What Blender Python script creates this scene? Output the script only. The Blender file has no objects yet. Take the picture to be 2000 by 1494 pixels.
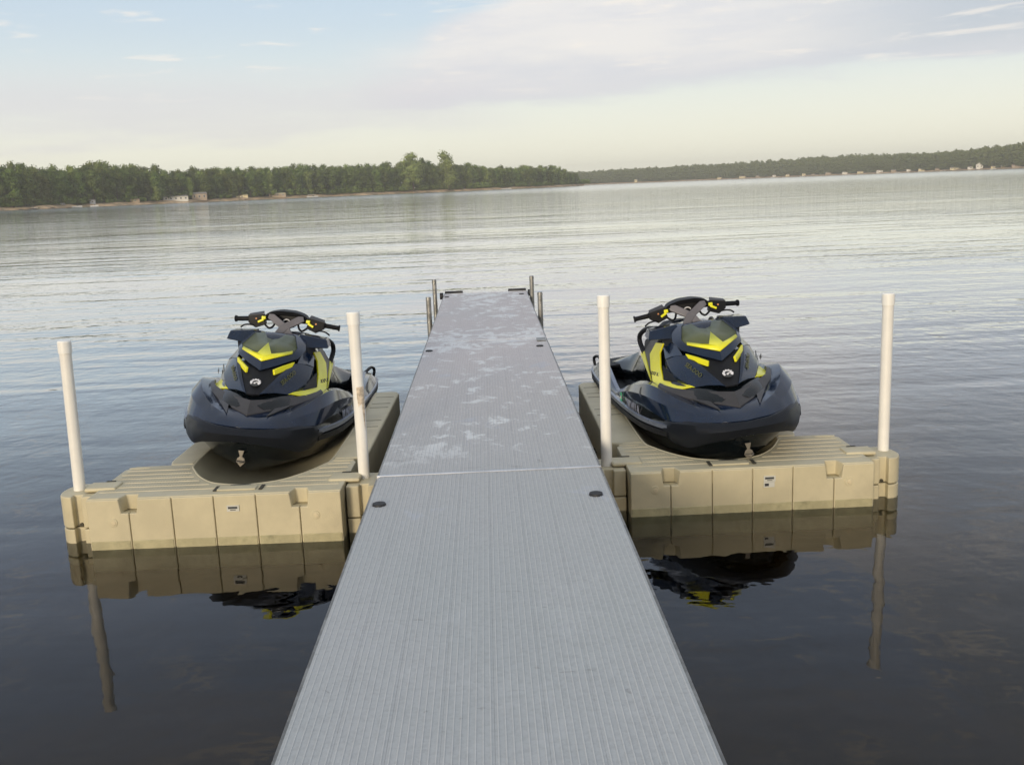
import bpy, bmesh, math, random
import numpy as np
from mathutils import Vector, Matrix
S = bpy.context.scene
C = S.collection
R = math.radians
rnd = random.Random(7)

# ------------------------------------------------------------------ camera
cam_d = bpy.data.cameras.new('camera'); cam = bpy.data.objects.new('camera', cam_d); C.objects.link(cam)
S.camera = cam
F_PX, PITCH, YAW, ROLL = 1935.95, .194602, .020795, -.0394203
fw = Vector((math.sin(YAW)*math.cos(PITCH), math.cos(YAW)*math.cos(PITCH), -math.sin(PITCH)))
r0 = Vector((math.cos(YAW), -math.sin(YAW), 0)); u0 = r0.cross(fw)
rt = r0*math.cos(ROLL) + u0*math.sin(ROLL); up = rt.cross(fw)
M = Matrix((rt, up, -fw)).transposed().to_4x4(); M.translation = Vector((0, 0, 2.0))
cam.matrix_world = M
cam_d.sensor_width = 36; cam_d.lens = F_PX/2000*36; cam_d.clip_start = .05; cam_d.clip_end = 9000

# ------------------------------------------------------------------ node helper
class NT:
    def __init__(s, tree): s.t = tree; s.n = tree.nodes; s.l = tree.links
    def new(s, typ, **kw):
        n = s.n.new(typ)
        for k, v in kw.items():
            if k[0] == '_': setattr(n, k[1:], v)
        return n
    def put(s, sock, v):
        if isinstance(v, bpy.types.NodeSocket): s.l.new(v, sock)
        elif v is not None: sock.default_value = v
    def m(s, op, a, b=None, c=None, clamp=False):
        n = s.n.new('ShaderNodeMath'); n.operation = op; n.use_clamp = clamp
        for i, v in enumerate((a, b, c)):
            if v is not None: s.put(n.inputs[i], v)
        return n.outputs[0]
    def ss(s, v, a, b, lo=0.0, hi=1.0):          # smoothstep
        n = s.n.new('ShaderNodeMapRange'); n.interpolation_type = 'SMOOTHSTEP'
        for k, x in (('Value', v), ('From Min', a), ('From Max', b), ('To Min', lo), ('To Max', hi)): s.put(n.inputs[k], x)
        return n.outputs[0]
    def mix(s, f, a, b, mode='MIX'):
        n = s.n.new('ShaderNodeMix'); n.data_type = 'RGBA'; n.blend_type = mode
        s.put(n.inputs[0], f); s.put(n.inputs[6], a); s.put(n.inputs[7], b)
        return n.outputs[2]
    def noise(s, vec, scale, detail=3, rough=.5, dist=0, dim='3D'):
        n = s.n.new('ShaderNodeTexNoise'); n.noise_dimensions = dim
        s.put(n.inputs['Vector'], vec); n.inputs['Scale'].default_value = scale
        n.inputs['Detail'].default_value = detail; n.inputs['Roughness'].default_value = rough
        n.inputs['Distortion'].default_value = dist
        return n.outputs[0]
    def mapv(s, vec, scale=(1, 1, 1), loc=(0, 0, 0), rot=(0, 0, 0)):
        n = s.n.new('ShaderNodeMapping'); s.put(n.inputs[0], vec)
        n.inputs[1].default_value = loc; n.inputs[2].default_value = rot; n.inputs[3].default_value = scale
        return n.outputs[0]
    def xyz(s, v):
        n = s.n.new('ShaderNodeSeparateXYZ'); s.put(n.inputs[0], v); return n.outputs
    def comb(s, x, y, z):
        n = s.n.new('ShaderNodeCombineXYZ')
        for i, v in enumerate((x, y, z)): s.put(n.inputs[i], v)
        return n.outputs[0]
    def bump(s, h, strength, dist=.01, normal=None):
        n = s.n.new('ShaderNodeBump'); s.put(n.inputs['Height'], h)
        n.inputs['Strength'].default_value = strength; n.inputs['Distance'].default_value = dist
        if normal: s.put(n.inputs['Normal'], normal)
        return n.outputs[0]

# ------------------------------------------------------------------ world, sun, exposure
SUN_EL, SUN_AZ = R(9), R(200)      # low evening sun behind the camera (azimuth clockwise from +Y)
w = bpy.data.worlds.new('World'); S.world = w; w.use_nodes = True
W = NT(w.node_tree); W.n.clear()
out = W.n.new('ShaderNodeOutputWorld'); bg = W.n.new('ShaderNodeBackground'); W.l.new(bg.outputs[0], out.inputs[0])
sky = W.n.new('ShaderNodeTexSky'); sky.sky_type = 'NISHITA'; sky.sun_disc = False
sky.sun_elevation = SUN_EL; sky.sun_rotation = SUN_AZ; sky.air_density = 1.0; sky.dust_density = 2.2; sky.ozone_density = 1.3
bg.inputs[1].default_value = .1
tc = W.n.new('ShaderNodeTexCoord').outputs['Generated']
gx, gy, gz = W.xyz(tc)
gyp = W.m('MAXIMUM', W.m('ABSOLUTE', gy), .05)
t = W.m('DIVIDE', gx, gyp)                                  # tangent of the azimuth
den = W.m('ADD', W.m('MAXIMUM', gz, 0), .05)
cl = W.comb(W.m('DIVIDE', gx, den), W.m('DIVIDE', gy, den), 0)
n1 = W.noise(W.mapv(cl, (.55, .9, 1), (3.1, 1.2, 0)), 1.0, 6, .55, .3)
n2 = W.noise(W.mapv(tc, (4, 4, 26), (1, 2, 3)), 1.4, 5, .6, .2)
n3 = W.noise(W.mapv(tc, (9, 9, 70), (4, 2, 8)), 1.2, 4, .6, .4)
nb = W.m('MULTIPLY', W.m('SUBTRACT', n2, .5), .05)
zz = W.m('ADD', gz, nb)
base = W.m('ADD', W.m('MULTIPLY', W.m('MAXIMUM', t, -.1), .03), .078)
dbase = W.m('SUBTRACT', zz, base)
b1 = W.ss(dbase, -.003, .014)
topl = W.m('ADD', .118, W.m('MULTIPLY', W.m('MAXIMUM', W.m('SUBTRACT', t, -.06), 0), .55))
b2 = W.ss(W.m('SUBTRACT', zz, topl), .0, .03, 1, 0)
b3 = W.ss(W.m('ADD', t, W.m('MULTIPLY', nb, 2)), -.16, -.02)
bank = W.m('MULTIPLY', W.m('MULTIPLY', b1, b2), b3)
# faint left bank
l1 = W.ss(zz, .04, .065); l2 = W.ss(zz, .095, .13, 1, 0); l3 = W.ss(t, -.1, .08, 1, 0)
left = W.m('MULTIPLY', W.m('MULTIPLY', W.m('MULTIPLY', l1, l2), l3), W.ss(n2, .3, .62, .35, 1))
# little bright wisps and general cloud higher up
wisp = W.m('MULTIPLY', W.ss(n3, .55, .70), W.ss(gz, .07, .11))
high = W.m('MULTIPLY', W.ss(n1, .48, .66), W.ss(gz, .17, .26))
lowfade = W.ss(gz, .0, .16, 1, 0)
hor_c = (5.9, 5.75, 4.75, 1); mid_c = (3.35, 4.0, 4.65, 1); zen_c = (3.45, 3.65, 3.95, 1)
grad = W.mix(W.ss(gz, .0, .19), hor_c, mid_c); grad = W.mix(W.ss(gz, .18, .34), grad, (3.15, 3.65, 4.6, 1)); grad = W.mix(W.ss(gz, .38, .7), grad, zen_c)
back = W.ss(gy, .1, -.9)                                   # towards the low sun the air is warmer
col = W.mix(W.m('SUBTRACT', .88, W.m('MULTIPLY', back, .25)), sky.outputs[0], grad)
col = W.mix(W.m('MULTIPLY', back, W.ss(gz, .5, .0, 0, .6)), col, (6.8, 5.2, 3.3, 1))
shade = W.ss(dbase, .0, .055)
ccol = W.mix(W.m('MULTIPLY', shade, W.ss(n2, .35, .6, .5, 1)), (3.85, 3.85, 4.2, 1), (5.1, 4.8, 4.55, 1))
greyr = W.m('MULTIPLY', W.ss(t, .22, .5), W.ss(gz, .08, .13))
ccol = W.mix(W.m('MULTIPLY', greyr, .85), ccol, (2.7, 3.0, 3.45, 1))
col = W.mix(W.m('MULTIPLY', bank, .75), col, ccol)
col = W.mix(W.m('MULTIPLY', left, .55), col, (4.0, 3.9, 4.15, 1))
col = W.mix(W.m('MULTIPLY', wisp, .6), col, (5.3, 5.0, 4.6, 1))
col = W.mix(W.m('MULTIPLY', high, .5), col, (4.2, 4.0, 4.0, 1))
W.l.new(col, bg.inputs[0])

sd = bpy.data.lights.new('sun', 'SUN'); sun = bpy.data.objects.new('sun', sd); C.objects.link(sun)
sd.energy = 1.15; sd.angle = R(12); sd.color = (1.0, .85, .64)
sv = Vector((math.sin(SUN_AZ)*math.cos(SUN_EL), math.cos(SUN_AZ)*math.cos(SUN_EL), math.sin(SUN_EL)))
sun.rotation_euler = sv.to_track_quat('Z', 'Y').to_euler()

S.render.engine = 'CYCLES'
S.view_settings.view_transform = 'Standard'; S.view_settings.look = 'None'
S.view_settings.exposure = .9; S.view_settings.gamma = 1; S.view_settings.use_curve_mapping = False
S.cycles.max_bounces = 6; S.cycles.transparent_max_bounces = 8; S.cycles.volume_bounces = 0
S.cycles.glossy_bounces = 3; S.cycles.diffuse_bounces = 3; S.cycles.transmission_bounces = 4
S.cycles.caustics_reflective = False; S.cycles.caustics_refractive = False

# ------------------------------------------------------------------ materials
MT = {}
def mat(name, col, rough=.5, metal=0, coat=0, var=.12, vscale=6, bump=0, bscale=60, spec=.5, dirt=None, rvar=.1):
    m = bpy.data.materials.new(name); m.use_nodes = True; N = NT(m.node_tree)
    p = m.node_tree.nodes['Principled BSDF']
    oc = N.n.new('ShaderNodeTexCoord').outputs['Object']
    n = N.noise(oc, vscale, 4, .6)
    dark = tuple(c*(1-var) for c in col)+(1,); lite = tuple(min(1, c*(1+var)) for c in col)+(1,)
    c = N.mix(N.ss(n, .35, .65), dark, lite)
    if dirt:
        d = N.noise(oc, dirt[1], 6, .7); c = N.mix(N.m('MULTIPLY', N.ss(d, dirt[2], dirt[3]), dirt[4]), c, dirt[0]+(1,))
    N.put(p.inputs['Base Color'], c)
    N.put(p.inputs['Roughness'], N.ss(N.noise(oc, vscale*2.3, 4, .6), .3, .7, max(0.02, rough-rvar*rough), min(1, rough+rvar*rough)))
    p.inputs['Metallic'].default_value = metal; p.inputs['Coat Weight'].default_value = coat
    p.inputs['Coat Roughness'].default_value = .05; p.inputs['Specular IOR Level'].default_value = spec
    if bump: N.put(p.inputs['Normal'], N.bump(N.noise(oc, bscale, 3, .6), bump, .004))
    MT[name] = m; return m
mat('navy_gelcoat', (.004, .012, .034), .14, coat=.35, var=.2, rvar=.3, spec=.3)
mat('black_gloss', (.003, .005, .007), .12, coat=.3, var=.2, rvar=.3, spec=.3)
mat('black_matte', (.009, .010, .013), .5, spec=.2, bump=.25, bscale=260)
mat('bumper_rubber', (.007, .009, .014), .42, spec=.25, bump=.2, bscale=180)
mat('trim_grey', (.042, .042, .047), .38, spec=.35, var=.1)
mat('seat_vinyl', (.006, .007, .010), .55, spec=.2, bump=.3, bscale=200)
mat('yellow_paint', (.82, .80, .02), .35, coat=.2, var=.05)
mat('screen_olive', (.085, .10, .03), .4, coat=.15, var=.1)
mat('dull_yellow', (.085, .09, .025), .4, var=.05)
mat('fork_grey', (.15, .145, .16), .4, metal=.2)
mat('silver_trim', (.17, .20, .27), .3, metal=.35)
mat('steel', (.20, .18, .15), .45, metal=.3)
mat('chrome_white', (.72, .72, .74), .3)
mat('green_sticker', (.05, .42, .22), .5)
mat('lilac_print', (.26, .28, .36), .5)
mat('orange_dot', (.7, .3, .12), .4)
mat('poly_tan', (.54, .485, .33), .52, var=.07, vscale=3, bump=.35, bscale=130, dirt=((.34, .30, .21), 2.2, .52, .75, .35))
mat('poly_ridge', (.60, .52, .35), .5, var=.06)
mat('poly_low', (.40, .365, .22), .55, var=.12, bump=.3, bscale=90, dirt=((.16, .16, .09), 5, .5, .75, .6))
mat('poly_dark', (.05, .045, .03), .7)
mat('paper', (.55, .55, .50), .6, var=.05)
mat('ink', (.04, .045, .05), .6)
mat('pvc_white', (.80, .79, .75), .38, var=.03, bump=.1, bscale=40, dirt=((.42, .36, .28), 3.0, .62, .8, .5))
mat('pvc_cap', (.84, .84, .81), .35, var=.03)
mat('galvanized', (.24, .24, .23), .45, metal=.6, var=.25, vscale=12, bump=.3, bscale=50)
mat('aluminium', (.62, .64, .68), .3, metal=.8, var=.1)
mat('black_rubber', (.012, .013, .017), .6)
mat('white_wall', (.78, .76, .70), .6); mat('tan_wall', (.42, .33, .24), .7); mat('cream_wall', (.75, .66, .42), .7)
mat('grey_roof', (.30, .28, .26), .8); mat('brown_roof', (.2, .14, .11), .8); mat('pane', (.05, .06, .08), .1); mat('grey_wall', (.35, .38, .42), .7)
mat('boat_white', (.8, .8, .78), .3); mat('bark', (.09, .07, .05), .9)
mat('sand', (.50, .36, .22), .9, var=.35, vscale=.12, dirt=((.12, .12, .06), .15, .5, .65, .7))
mat('forest_floor', (.05, .055, .03), .95)
mat('lakebed', (.085, .066, .032), .9, var=.35, vscale=1.2, dirt=((.03, .035, .02), .8, .45, .65, .7))

def foliage(name, a, b):
    m = bpy.data.materials.new(name); m.use_nodes = True; N = NT(m.node_tree); p = m.node_tree.nodes['Principled BSDF']
    oi = N.n.new('ShaderNodeObjectInfo'); oc = N.n.new('ShaderNodeTexCoord').outputs['Object']
    n = N.noise(oc, .45, 4, .7)
    c = N.mix(N.ss(n, .3, .7), a+(1,), b+(1,))
    hs = N.n.new('ShaderNodeHueSaturation'); N.put(hs.inputs['Color'], c)
    N.put(hs.inputs['Value'], N.m('ADD', .75, N.m('MULTIPLY', oi.outputs['Random'], .5)))
    N.put(hs.inputs['Hue'], N.m('ADD', .485, N.m('MULTIPLY', oi.outputs['Random'], .03)))
    N.put(p.inputs['Base Color'], hs.outputs[0]); p.inputs['Roughness'].default_value = .8
    p.inputs['Specular IOR Level'].default_value = .15
    MT[name] = m
foliage('leaf_dark', (.052, .085, .018), (.155, .200, .045))
foliage('leaf_pale', (.13, .175, .045), (.26, .30, .09))
foliage('leaf_mid', (.085, .125, .030), (.21, .25, .07))
foliage('leaf_light', (.10, .145, .032), (.22, .265, .070))

# ------------------------------------------------------------------ object helpers
def smooth(me, ang=32):
    try: me.shade_auto_smooth
    except Exception: pass
    for p in me.polygons: p.use_smooth = True
    bm = bmesh.new(); bm.from_mesh(me)
    for e in bm.edges:
        if len(e.link_faces) == 2 and e.calc_face_angle(0) > R(ang): e.smooth = False
    bm.to_mesh(me); bm.free()
def obj(name, vs, fs, m, parent=None, sm=None, bevel=0, seg=2, solid=0, sub=0, fix=True):
    me = bpy.data.meshes.new(name); me.from_pydata([tuple(v) for v in vs], [], [tuple(f) for f in fs]); me.update()
    if fix:
        bm = bmesh.new(); bm.from_mesh(me); bmesh.ops.recalc_face_normals(bm, faces=bm.faces); bm.to_mesh(me); bm.free()
    if sm: smooth(me, sm)
    ms = m if isinstance(m, (list, tuple)) else [m]
    for x in ms: me.materials.append(MT[x])
    o = bpy.data.objects.new(name, me); C.objects.link(o)
    if parent: o.parent = parent
    if sub:
        a = o.modifiers.new('sub', 'SUBSURF'); a.levels = a.render_levels = sub
    if solid:
        a = o.modifiers.new('solid', 'SOLIDIFY'); a.thickness = solid; a.offset = 0
    if bevel:
        a = o.modifiers.new('bevel', 'BEVEL'); a.width = bevel; a.segments = seg; a.limit_method = 'ANGLE'; a.angle_limit = R(30)
        a.harden_normals = False
        for p in me.polygons: p.use_smooth = True
        wn = o.modifiers.new('wn', 'WEIGHTED_NORMAL'); wn.keep_sharp = True
    return o
def empty(name, loc, label=None, cat=None, group=None):
    o = bpy.data.objects.new(name, None); C.objects.link(o); o.location = loc; o.empty_display_size = .2
    tag(o, label, cat, group); return o
def tag(o, label=None, cat=None, group=None, kind=None):
    if label: o['label'] = label
    if cat: o['category'] = cat
    if group: o['group'] = group
    if kind: o['kind'] = kind
    return o
def box(x0, x1, y0, y1, z0, z1):
    v = [(x, y, z) for z in (z0, z1) for y in (y0, y1) for x in (x0, x1)]
    return v, [(0, 2, 3, 1), (4, 5, 7, 6), (0, 1, 5, 4), (2, 6, 7, 3), (0, 4, 6, 2), (1, 3, 7, 5)]
def join(*parts):
    V, Fc = [], []
    for v, f in parts:
        n = len(V); V += list(v); Fc += [tuple(i+n for i in q) for q in f]
    return V, Fc
def prism(poly, z0, z1, axis='z'):
    n = len(poly)
    if axis == 'z': v = [(x, y, z0) for x, y in poly]+[(x, y, z1) for x, y in poly]
    else: v = [(x, z0, y) for x, y in poly]+[(x, z1, y) for x, y in poly]      # poly in XZ, extruded along Y
    return v, [tuple(range(n)), tuple(range(2*n-1, n-1, -1))]+[(i, i+n, (i+1) % n+n, (i+1) % n) for i in range(n)]
def cyl(p, q, r0, r1=None, n=16, cap=True):
    p, q = Vector(p), Vector(q); r1 = r0 if r1 is None else r1
    d = (q-p).normalized(); a = d.orthogonal().normalized(); b = d.cross(a)
    v = [p+(a*math.cos(2*math.pi*i/n)+b*math.sin(2*math.pi*i/n))*r0 for i in range(n)]
    v += [q+(a*math.cos(2*math.pi*i/n)+b*math.sin(2*math.pi*i/n))*r1 for i in range(n)]
    f = [(i, (i+1) % n, (i+1) % n+n, i+n) for i in range(n)]
    if cap: f += [tuple(range(n-1, -1, -1)), tuple(range(n, 2*n))]
    return v, f
def tube(pts, r, n=10, cap=True):
    P = [Vector(p) for p in pts]; V, Fc = [], []; a = None
    rs = r if isinstance(r, (list, tuple)) else [r]*len(P)
    for i, p in enumerate(P):
        d = (P[min(i+1, len(P)-1)]-P[max(i-1, 0)]).normalized()
        a = d.orthogonal().normalized() if a is None else (a-d*a.dot(d)).normalized()
        b = d.cross(a)
        V += [p+(a*math.cos(2*math.pi*k/n)+b*math.sin(2*math.pi*k/n))*rs[i] for k in range(n)]
    for i in range(len(P)-1):
        for k in range(n): Fc.append((i*n+k, i*n+(k+1) % n, (i+1)*n+(k+1) % n, (i+1)*n+k))
    if cap: Fc += [tuple(range(n-1, -1, -1)), tuple(range((len(P)-1)*n, len(P)*n))]
    return V, Fc
def spline(pts, k=6):
    P = [Vector(p) for p in pts]; o = []
    for i in range(len(P)-1):
        p0, p1, p2, p3 = P[max(i-1, 0)], P[i], P[i+1], P[min(i+2, len(P)-1)]
        for j in range(k):
            s = j/k; o.append(.5*((2*p1)+(p2-p0)*s+(2*p0-5*p1+4*p2-p3)*s*s+(3*p1-p0-3*p2+p3)*s**3))
    return o+[P[-1]]
def grid(rows, close=False, flip=False):
    n = len(rows[0]); V = [p for r in rows for p in r]; Fc = []
    for i in range(len(rows)-1):
        for j in range(n if close else n-1):
            q = (i*n+j, i*n+(j+1) % n, (i+1)*n+(j+1) % n, (i+1)*n+j); Fc.append(q[::-1] if flip else q)
    return V, Fc
def resample(rows, k):        # smooth interpolation along the first index
    cols = [spline([r[j] for r in rows], k) for j in range(len(rows[0]))]
    return [[c[i] for c in cols] for i in range(len(cols[0]))]
def text(name, body, size, mw, m, parent, depth=.0015, sx=1, shear=0):
    cu = bpy.data.curves.new(name, 'FONT'); cu.body = body; cu.size = size; cu.align_x = 'CENTER'; cu.align_y = 'CENTER'
    cu.extrude = depth; cu.shear = shear; cu.space_character = 1.0; cu.offset = size*.012; cu.resolution_u = 2
    tmp = bpy.data.objects.new(name+'_tmp', cu); C.objects.link(tmp)
    me = bpy.data.meshes.new_from_object(tmp.evaluated_get(bpy.context.evaluated_depsgraph_get()))
    bpy.data.objects.remove(tmp); me.name = name
    me.transform(Matrix.Diagonal((sx, 1, 1, 1)));
    me.materials.clear(); me.materials.append(MT[m])
    o = bpy.data.objects.new(name, me); C.objects.link(o); o.parent = parent; o.matrix_local = mw; return o
def frame(loc, xdir, ydir):
    x = Vector(xdir).normalized(); y = Vector(ydir); y = (y-x*y.dot(x)).normalized(); z = x.cross(y)
    m = Matrix((x, y, z)).transposed().to_4x4(); m.translation = Vector(loc); return m

# ------------------------------------------------------------------ setting: lake, bed, haze, land
wm = bpy.data.materials.new('water'); wm.use_nodes = True; N = NT(wm.node_tree); N.n.clear()
mo = N.n.new('ShaderNodeOutputMaterial')
pos = N.n.new('ShaderNodeNewGeometry').outputs['Position']
px, py, pz = N.xyz(pos)
dist = N.m('MAXIMUM', N.m('ABSOLUTE', py), 1)
fadefar = N.ss(dist, 18, 260, 1, .0)
ripA = N.noise(N.mapv(pos, (.16, .95, 1), rot=(0, 0, R(3))), 1.0, 2, .45, .5)        # long low swell
ripB = N.noise(N.mapv(pos, (.55, 2.6, 1), (5, 3, 0), (0, 0, R(-6))), 1.0, 3, .5, .4)
ripC = N.noise(N.mapv(pos, (2.2, 7.0, 1), (9, 1, 0), (0, 0, R(10))), 1.0, 2, .5)
calm = N.ss(N.m('ADD', py, N.m('MULTIPLY', N.m('SUBTRACT', N.noise(pos, .25, 2), .5), 4)), 6.0, 12.0, .42, 1)
patch = N.ss(N.noise(N.mapv(pos, (.03, .12, 1)), 1.0, 3, .5), .35, .65, .45, 1.25)
hgt = N.m('ADD', N.m('MULTIPLY', ripA, .038), N.m('ADD', N.m('MULTIPLY', ripB, .008), N.m('MULTIPLY', ripC, .0018)))
ripN = N.noise(N.mapv(pos, (1.5, 2.3, 1), (2, 8, 0)), 1.0, 3, .5, .3)
ripM = N.noise(N.mapv(pos, (4.5, 3.6, 1), (2, 8, 0)), 1.0, 2, .5, .3)
hgt = N.m('ADD', hgt, N.m('MULTIPLY', ripN, N.ss(dist, 15, 200, .008, .020)))
hgt = N.m('ADD', hgt, N.m('MULTIPLY', ripM, .009))
hgt = N.m('MULTIPLY', N.m('MULTIPLY', hgt, calm), patch)
bmp = N.n.new('ShaderNodeBump'); N.put(bmp.inputs['Height'], hgt); bmp.inputs['Distance'].default_value = 1.0
N.put(bmp.inputs['Strength'], N.ss(dist, 20, 400, 1.0, N.ss(px, -120, 120, .5, 1.1)))
fb = N.n.new('ShaderNodeBump'); N.put(fb.inputs['Height'], hgt); fb.inputs['Distance'].default_value = 1.0
N.put(fb.inputs['Strength'], N.ss(dist, 5, 60, 1.0, .05))
fr = N.n.new('ShaderNodeFresnel'); fr.inputs[0].default_value = 1.32; N.put(fr.inputs['Normal'], fb.outputs[0])
gl = N.n.new('ShaderNodeBsdfGlossy'); gl.inputs['Color'].default_value = (1, 1, 1, 1)
N.put(gl.inputs['Roughness'], N.ss(dist, 12, 500, .012, .13)); N.put(gl.inputs['Normal'], bmp.outputs[0])
tr = N.n.new('ShaderNodeBsdfTransparent'); tr.inputs[0].default_value = (.9, .93, .88, 1)
mx = N.n.new('ShaderNodeMixShader'); F_ = fr.outputs[0]; N.put(mx.inputs[0], N.m('ADD', F_, N.m('MULTIPLY', N.m('MULTIPLY', N.m('MULTIPLY', F_, N.ss(F_, .06, .4)), N.m('SUBTRACT', 1, F_)), 1.25))); N.l.new(tr.outputs[0], mx.inputs[1]); N.l.new(gl.outputs[0], mx.inputs[2])
N.l.new(mx.outputs[0], mo.inputs[0])
va = N.n.new('ShaderNodeVolumeAbsorption'); va.inputs[0].default_value = (.62, .52, .25, 1); va.inputs[1].default_value = 1.5
N.l.new(va.outputs[0], mo.inputs[1])
MT['water'] = wm
LK = (-1700, 1700, -30, 2600)
o = obj('lake_water', *box(LK[0], LK[1], LK[2], LK[3], -1.3, 0), 'water'); tag(o, 'calm evening lake with soft ripples round the dock', None, None, 'structure')
xs = [-1700, -60, -20, -8, -4, -2, 0, 2, 4, 8, 20, 60, 1700]; ys = [-30, -5, 0, 2, 4, 6, 8, 11, 15, 25, 60, 200, 2600]
o = obj('lake_bed', *grid([[(x, y, -.75-.25*min(1, max(0, y/12))+.04*rnd.uniform(-1, 1)) for x in xs] for y in ys]), 'lakebed', sm=60)
tag(o, 'brown sandy lake bed seen dimly through the water', None, None, 'structure')

# shoreline: azimuth (deg) -> distance
def az_of(px_, yh):           # pixel column on the horizon -> azimuth
    d = fw + rt*((px_-1000)/F_PX) + up*((747-yh)/F_PX); return math.atan2(d.x, d.y)
def hor(x): return 404.6-x*.0394
def shore_pt(x, D): a = az_of(x, hor(x)); return Vector((math.sin(a)*D, math.cos(a)*D, 0))
leftS = [(-330, 560), (0, 610), (280, 680), (560, 760), (800, 840), (960, 900), (1040, 960), (1100, 1030), (1140, 1120)]
farS = [(1040, 1900), (1200, 1900), (1400, 1830), (1550, 1740), (1750, 1560), (2000, 1330), (2350, 1150)]
def along(tab, x):
    for (a, A), (b, B) in zip(tab, tab[1:]):
        if a <= x <= b: return A+(B-A)*(x-a)/(b-a)
    return tab[0][1] if x < tab[0][0] else tab[-1][1]
def land(name, tab, depth, label):
    rows = []
    x0, x1 = tab[0][0], tab[-1][0]
    xs_ = np.linspace(x0, x1, 160)
    for off, z in ((-1.5, -.9), (0, .02), (3, .7), (8, 1.5), (12, 2.0), (40, 3.0), (depth, 4), (depth+40, 3)):
        row = []
        for x in xs_:
            D = along(tab, x)+off+(2.5*math.sin(x*.05)+1.5*math.sin(x*.13))*(1 if off < 20 else 0)
            p = shore_pt(x, D); row.append((p.x, p.y, z+(.12*rnd.random() if 0 < off < 20 else 0)))
        rows.append(row)
    V, Fc = grid(rows)
    o = obj(name, V, Fc, ['sand', 'forest_floor'], sm=60)
    n = len(xs_)-1
    for i, p in enumerate(o.data.polygons): p.material_index = 0 if i//n < 4 else 1
    tag(o, label, None, None, 'structure'); return o
land('left_shore', leftS, 150, 'wooded left shore with a narrow sandy beach')
land('far_shore', farS, 220, 'distant right shore with a thin bright beach')

hz = obj('haze', *box(-1800, 1800, -60, 2500, -2.6, 48), 'water'); hz.data.materials.clear()
hm = bpy.data.materials.new('haze_air'); hm.use_nodes = True; hn = hm.node_tree; hn.nodes.clear()
ho = hn.nodes.new('ShaderNodeOutputMaterial'); pv = hn.nodes.new('ShaderNodeVolumePrincipled')
pv.inputs['Color'].default_value = (.97, .95, .90, 1); pv.inputs['Density'].default_value = .00028; pv.inputs['Anisotropy'].default_value = .2
hn.links.new(pv.outputs[0], ho.inputs[1]); hz.data.materials.append(hm); tag(hz, 'thin evening haze over the lake', None, None, 'stuff')

# ------------------------------------------------------------------ dock
DX0, DX1, DZ = -.645, .575, .465
JO = [.45, 5.28, 10.11, 14.84]
dm = bpy.data.materials.new('dock_board'); dm.use_nodes = True; N = NT(dm.node_tree); p = dm.node_tree.nodes['Principled BSDF']
pos = N.n.new('ShaderNodeNewGeometry').outputs['Position']; px, py, pz = N.xyz(pos)
fine = N.noise(pos, 55, 4, .7); cloud = N.noise(N.mapv(pos, (1, .5, 1)), 1.6, 4, .6)
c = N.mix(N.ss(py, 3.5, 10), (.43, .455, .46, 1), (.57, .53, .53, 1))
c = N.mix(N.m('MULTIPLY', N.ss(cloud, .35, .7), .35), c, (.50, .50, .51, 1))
c = N.mix(N.m('MULTIPLY', N.ss(fine, .4, .7), .25), c, (.22, .225, .23, 1))
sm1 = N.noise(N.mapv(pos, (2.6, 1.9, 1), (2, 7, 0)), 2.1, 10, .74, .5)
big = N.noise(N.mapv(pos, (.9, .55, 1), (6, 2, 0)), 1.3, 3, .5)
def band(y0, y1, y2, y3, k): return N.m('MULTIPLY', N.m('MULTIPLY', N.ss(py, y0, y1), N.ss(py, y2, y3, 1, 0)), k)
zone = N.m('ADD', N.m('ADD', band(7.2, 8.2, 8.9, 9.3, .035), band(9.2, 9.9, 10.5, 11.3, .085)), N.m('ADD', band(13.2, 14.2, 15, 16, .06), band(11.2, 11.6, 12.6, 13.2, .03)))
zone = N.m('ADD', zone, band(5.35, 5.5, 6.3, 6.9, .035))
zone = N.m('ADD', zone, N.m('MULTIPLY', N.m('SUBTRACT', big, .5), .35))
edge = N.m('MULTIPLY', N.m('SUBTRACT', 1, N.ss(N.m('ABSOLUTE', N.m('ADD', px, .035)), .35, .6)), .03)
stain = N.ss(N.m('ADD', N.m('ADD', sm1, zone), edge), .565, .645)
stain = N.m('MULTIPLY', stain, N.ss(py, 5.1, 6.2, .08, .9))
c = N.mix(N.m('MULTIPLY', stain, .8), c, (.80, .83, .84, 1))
st2 = N.ss(N.noise(N.mapv(pos, (2.2, 1.6, 1), (9, 3, 0)), 1.3, 7, .65, .4), .60, .68)
c = N.mix(N.m('MULTIPLY', st2, N.ss(py, 3.4, 5.0, .05, .45)), c, (.48, .52, .60, 1))
scf = N.ss(N.noise(N.mapv(pos, (9, 22, 1), rot=(0, 0, .4)), 1.0, 4, .6, .8), .66, .74)
c = N.mix(N.m('MULTIPLY', scf, .4), c, (.13, .12, .12, 1))
N.put(p.inputs['Base Color'], c); p.inputs['Roughness'].default_value = .62
N.put(p.inputs['Normal'], N.bump(fine, .4, .002)); MT['dock_board'] = dm
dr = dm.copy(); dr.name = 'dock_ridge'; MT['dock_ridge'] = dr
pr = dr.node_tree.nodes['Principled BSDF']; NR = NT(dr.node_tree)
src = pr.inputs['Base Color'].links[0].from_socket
NR.put(pr.inputs['Base Color'], NR.mix(.34, src, (.66, .67, .66, 1)))

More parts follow.
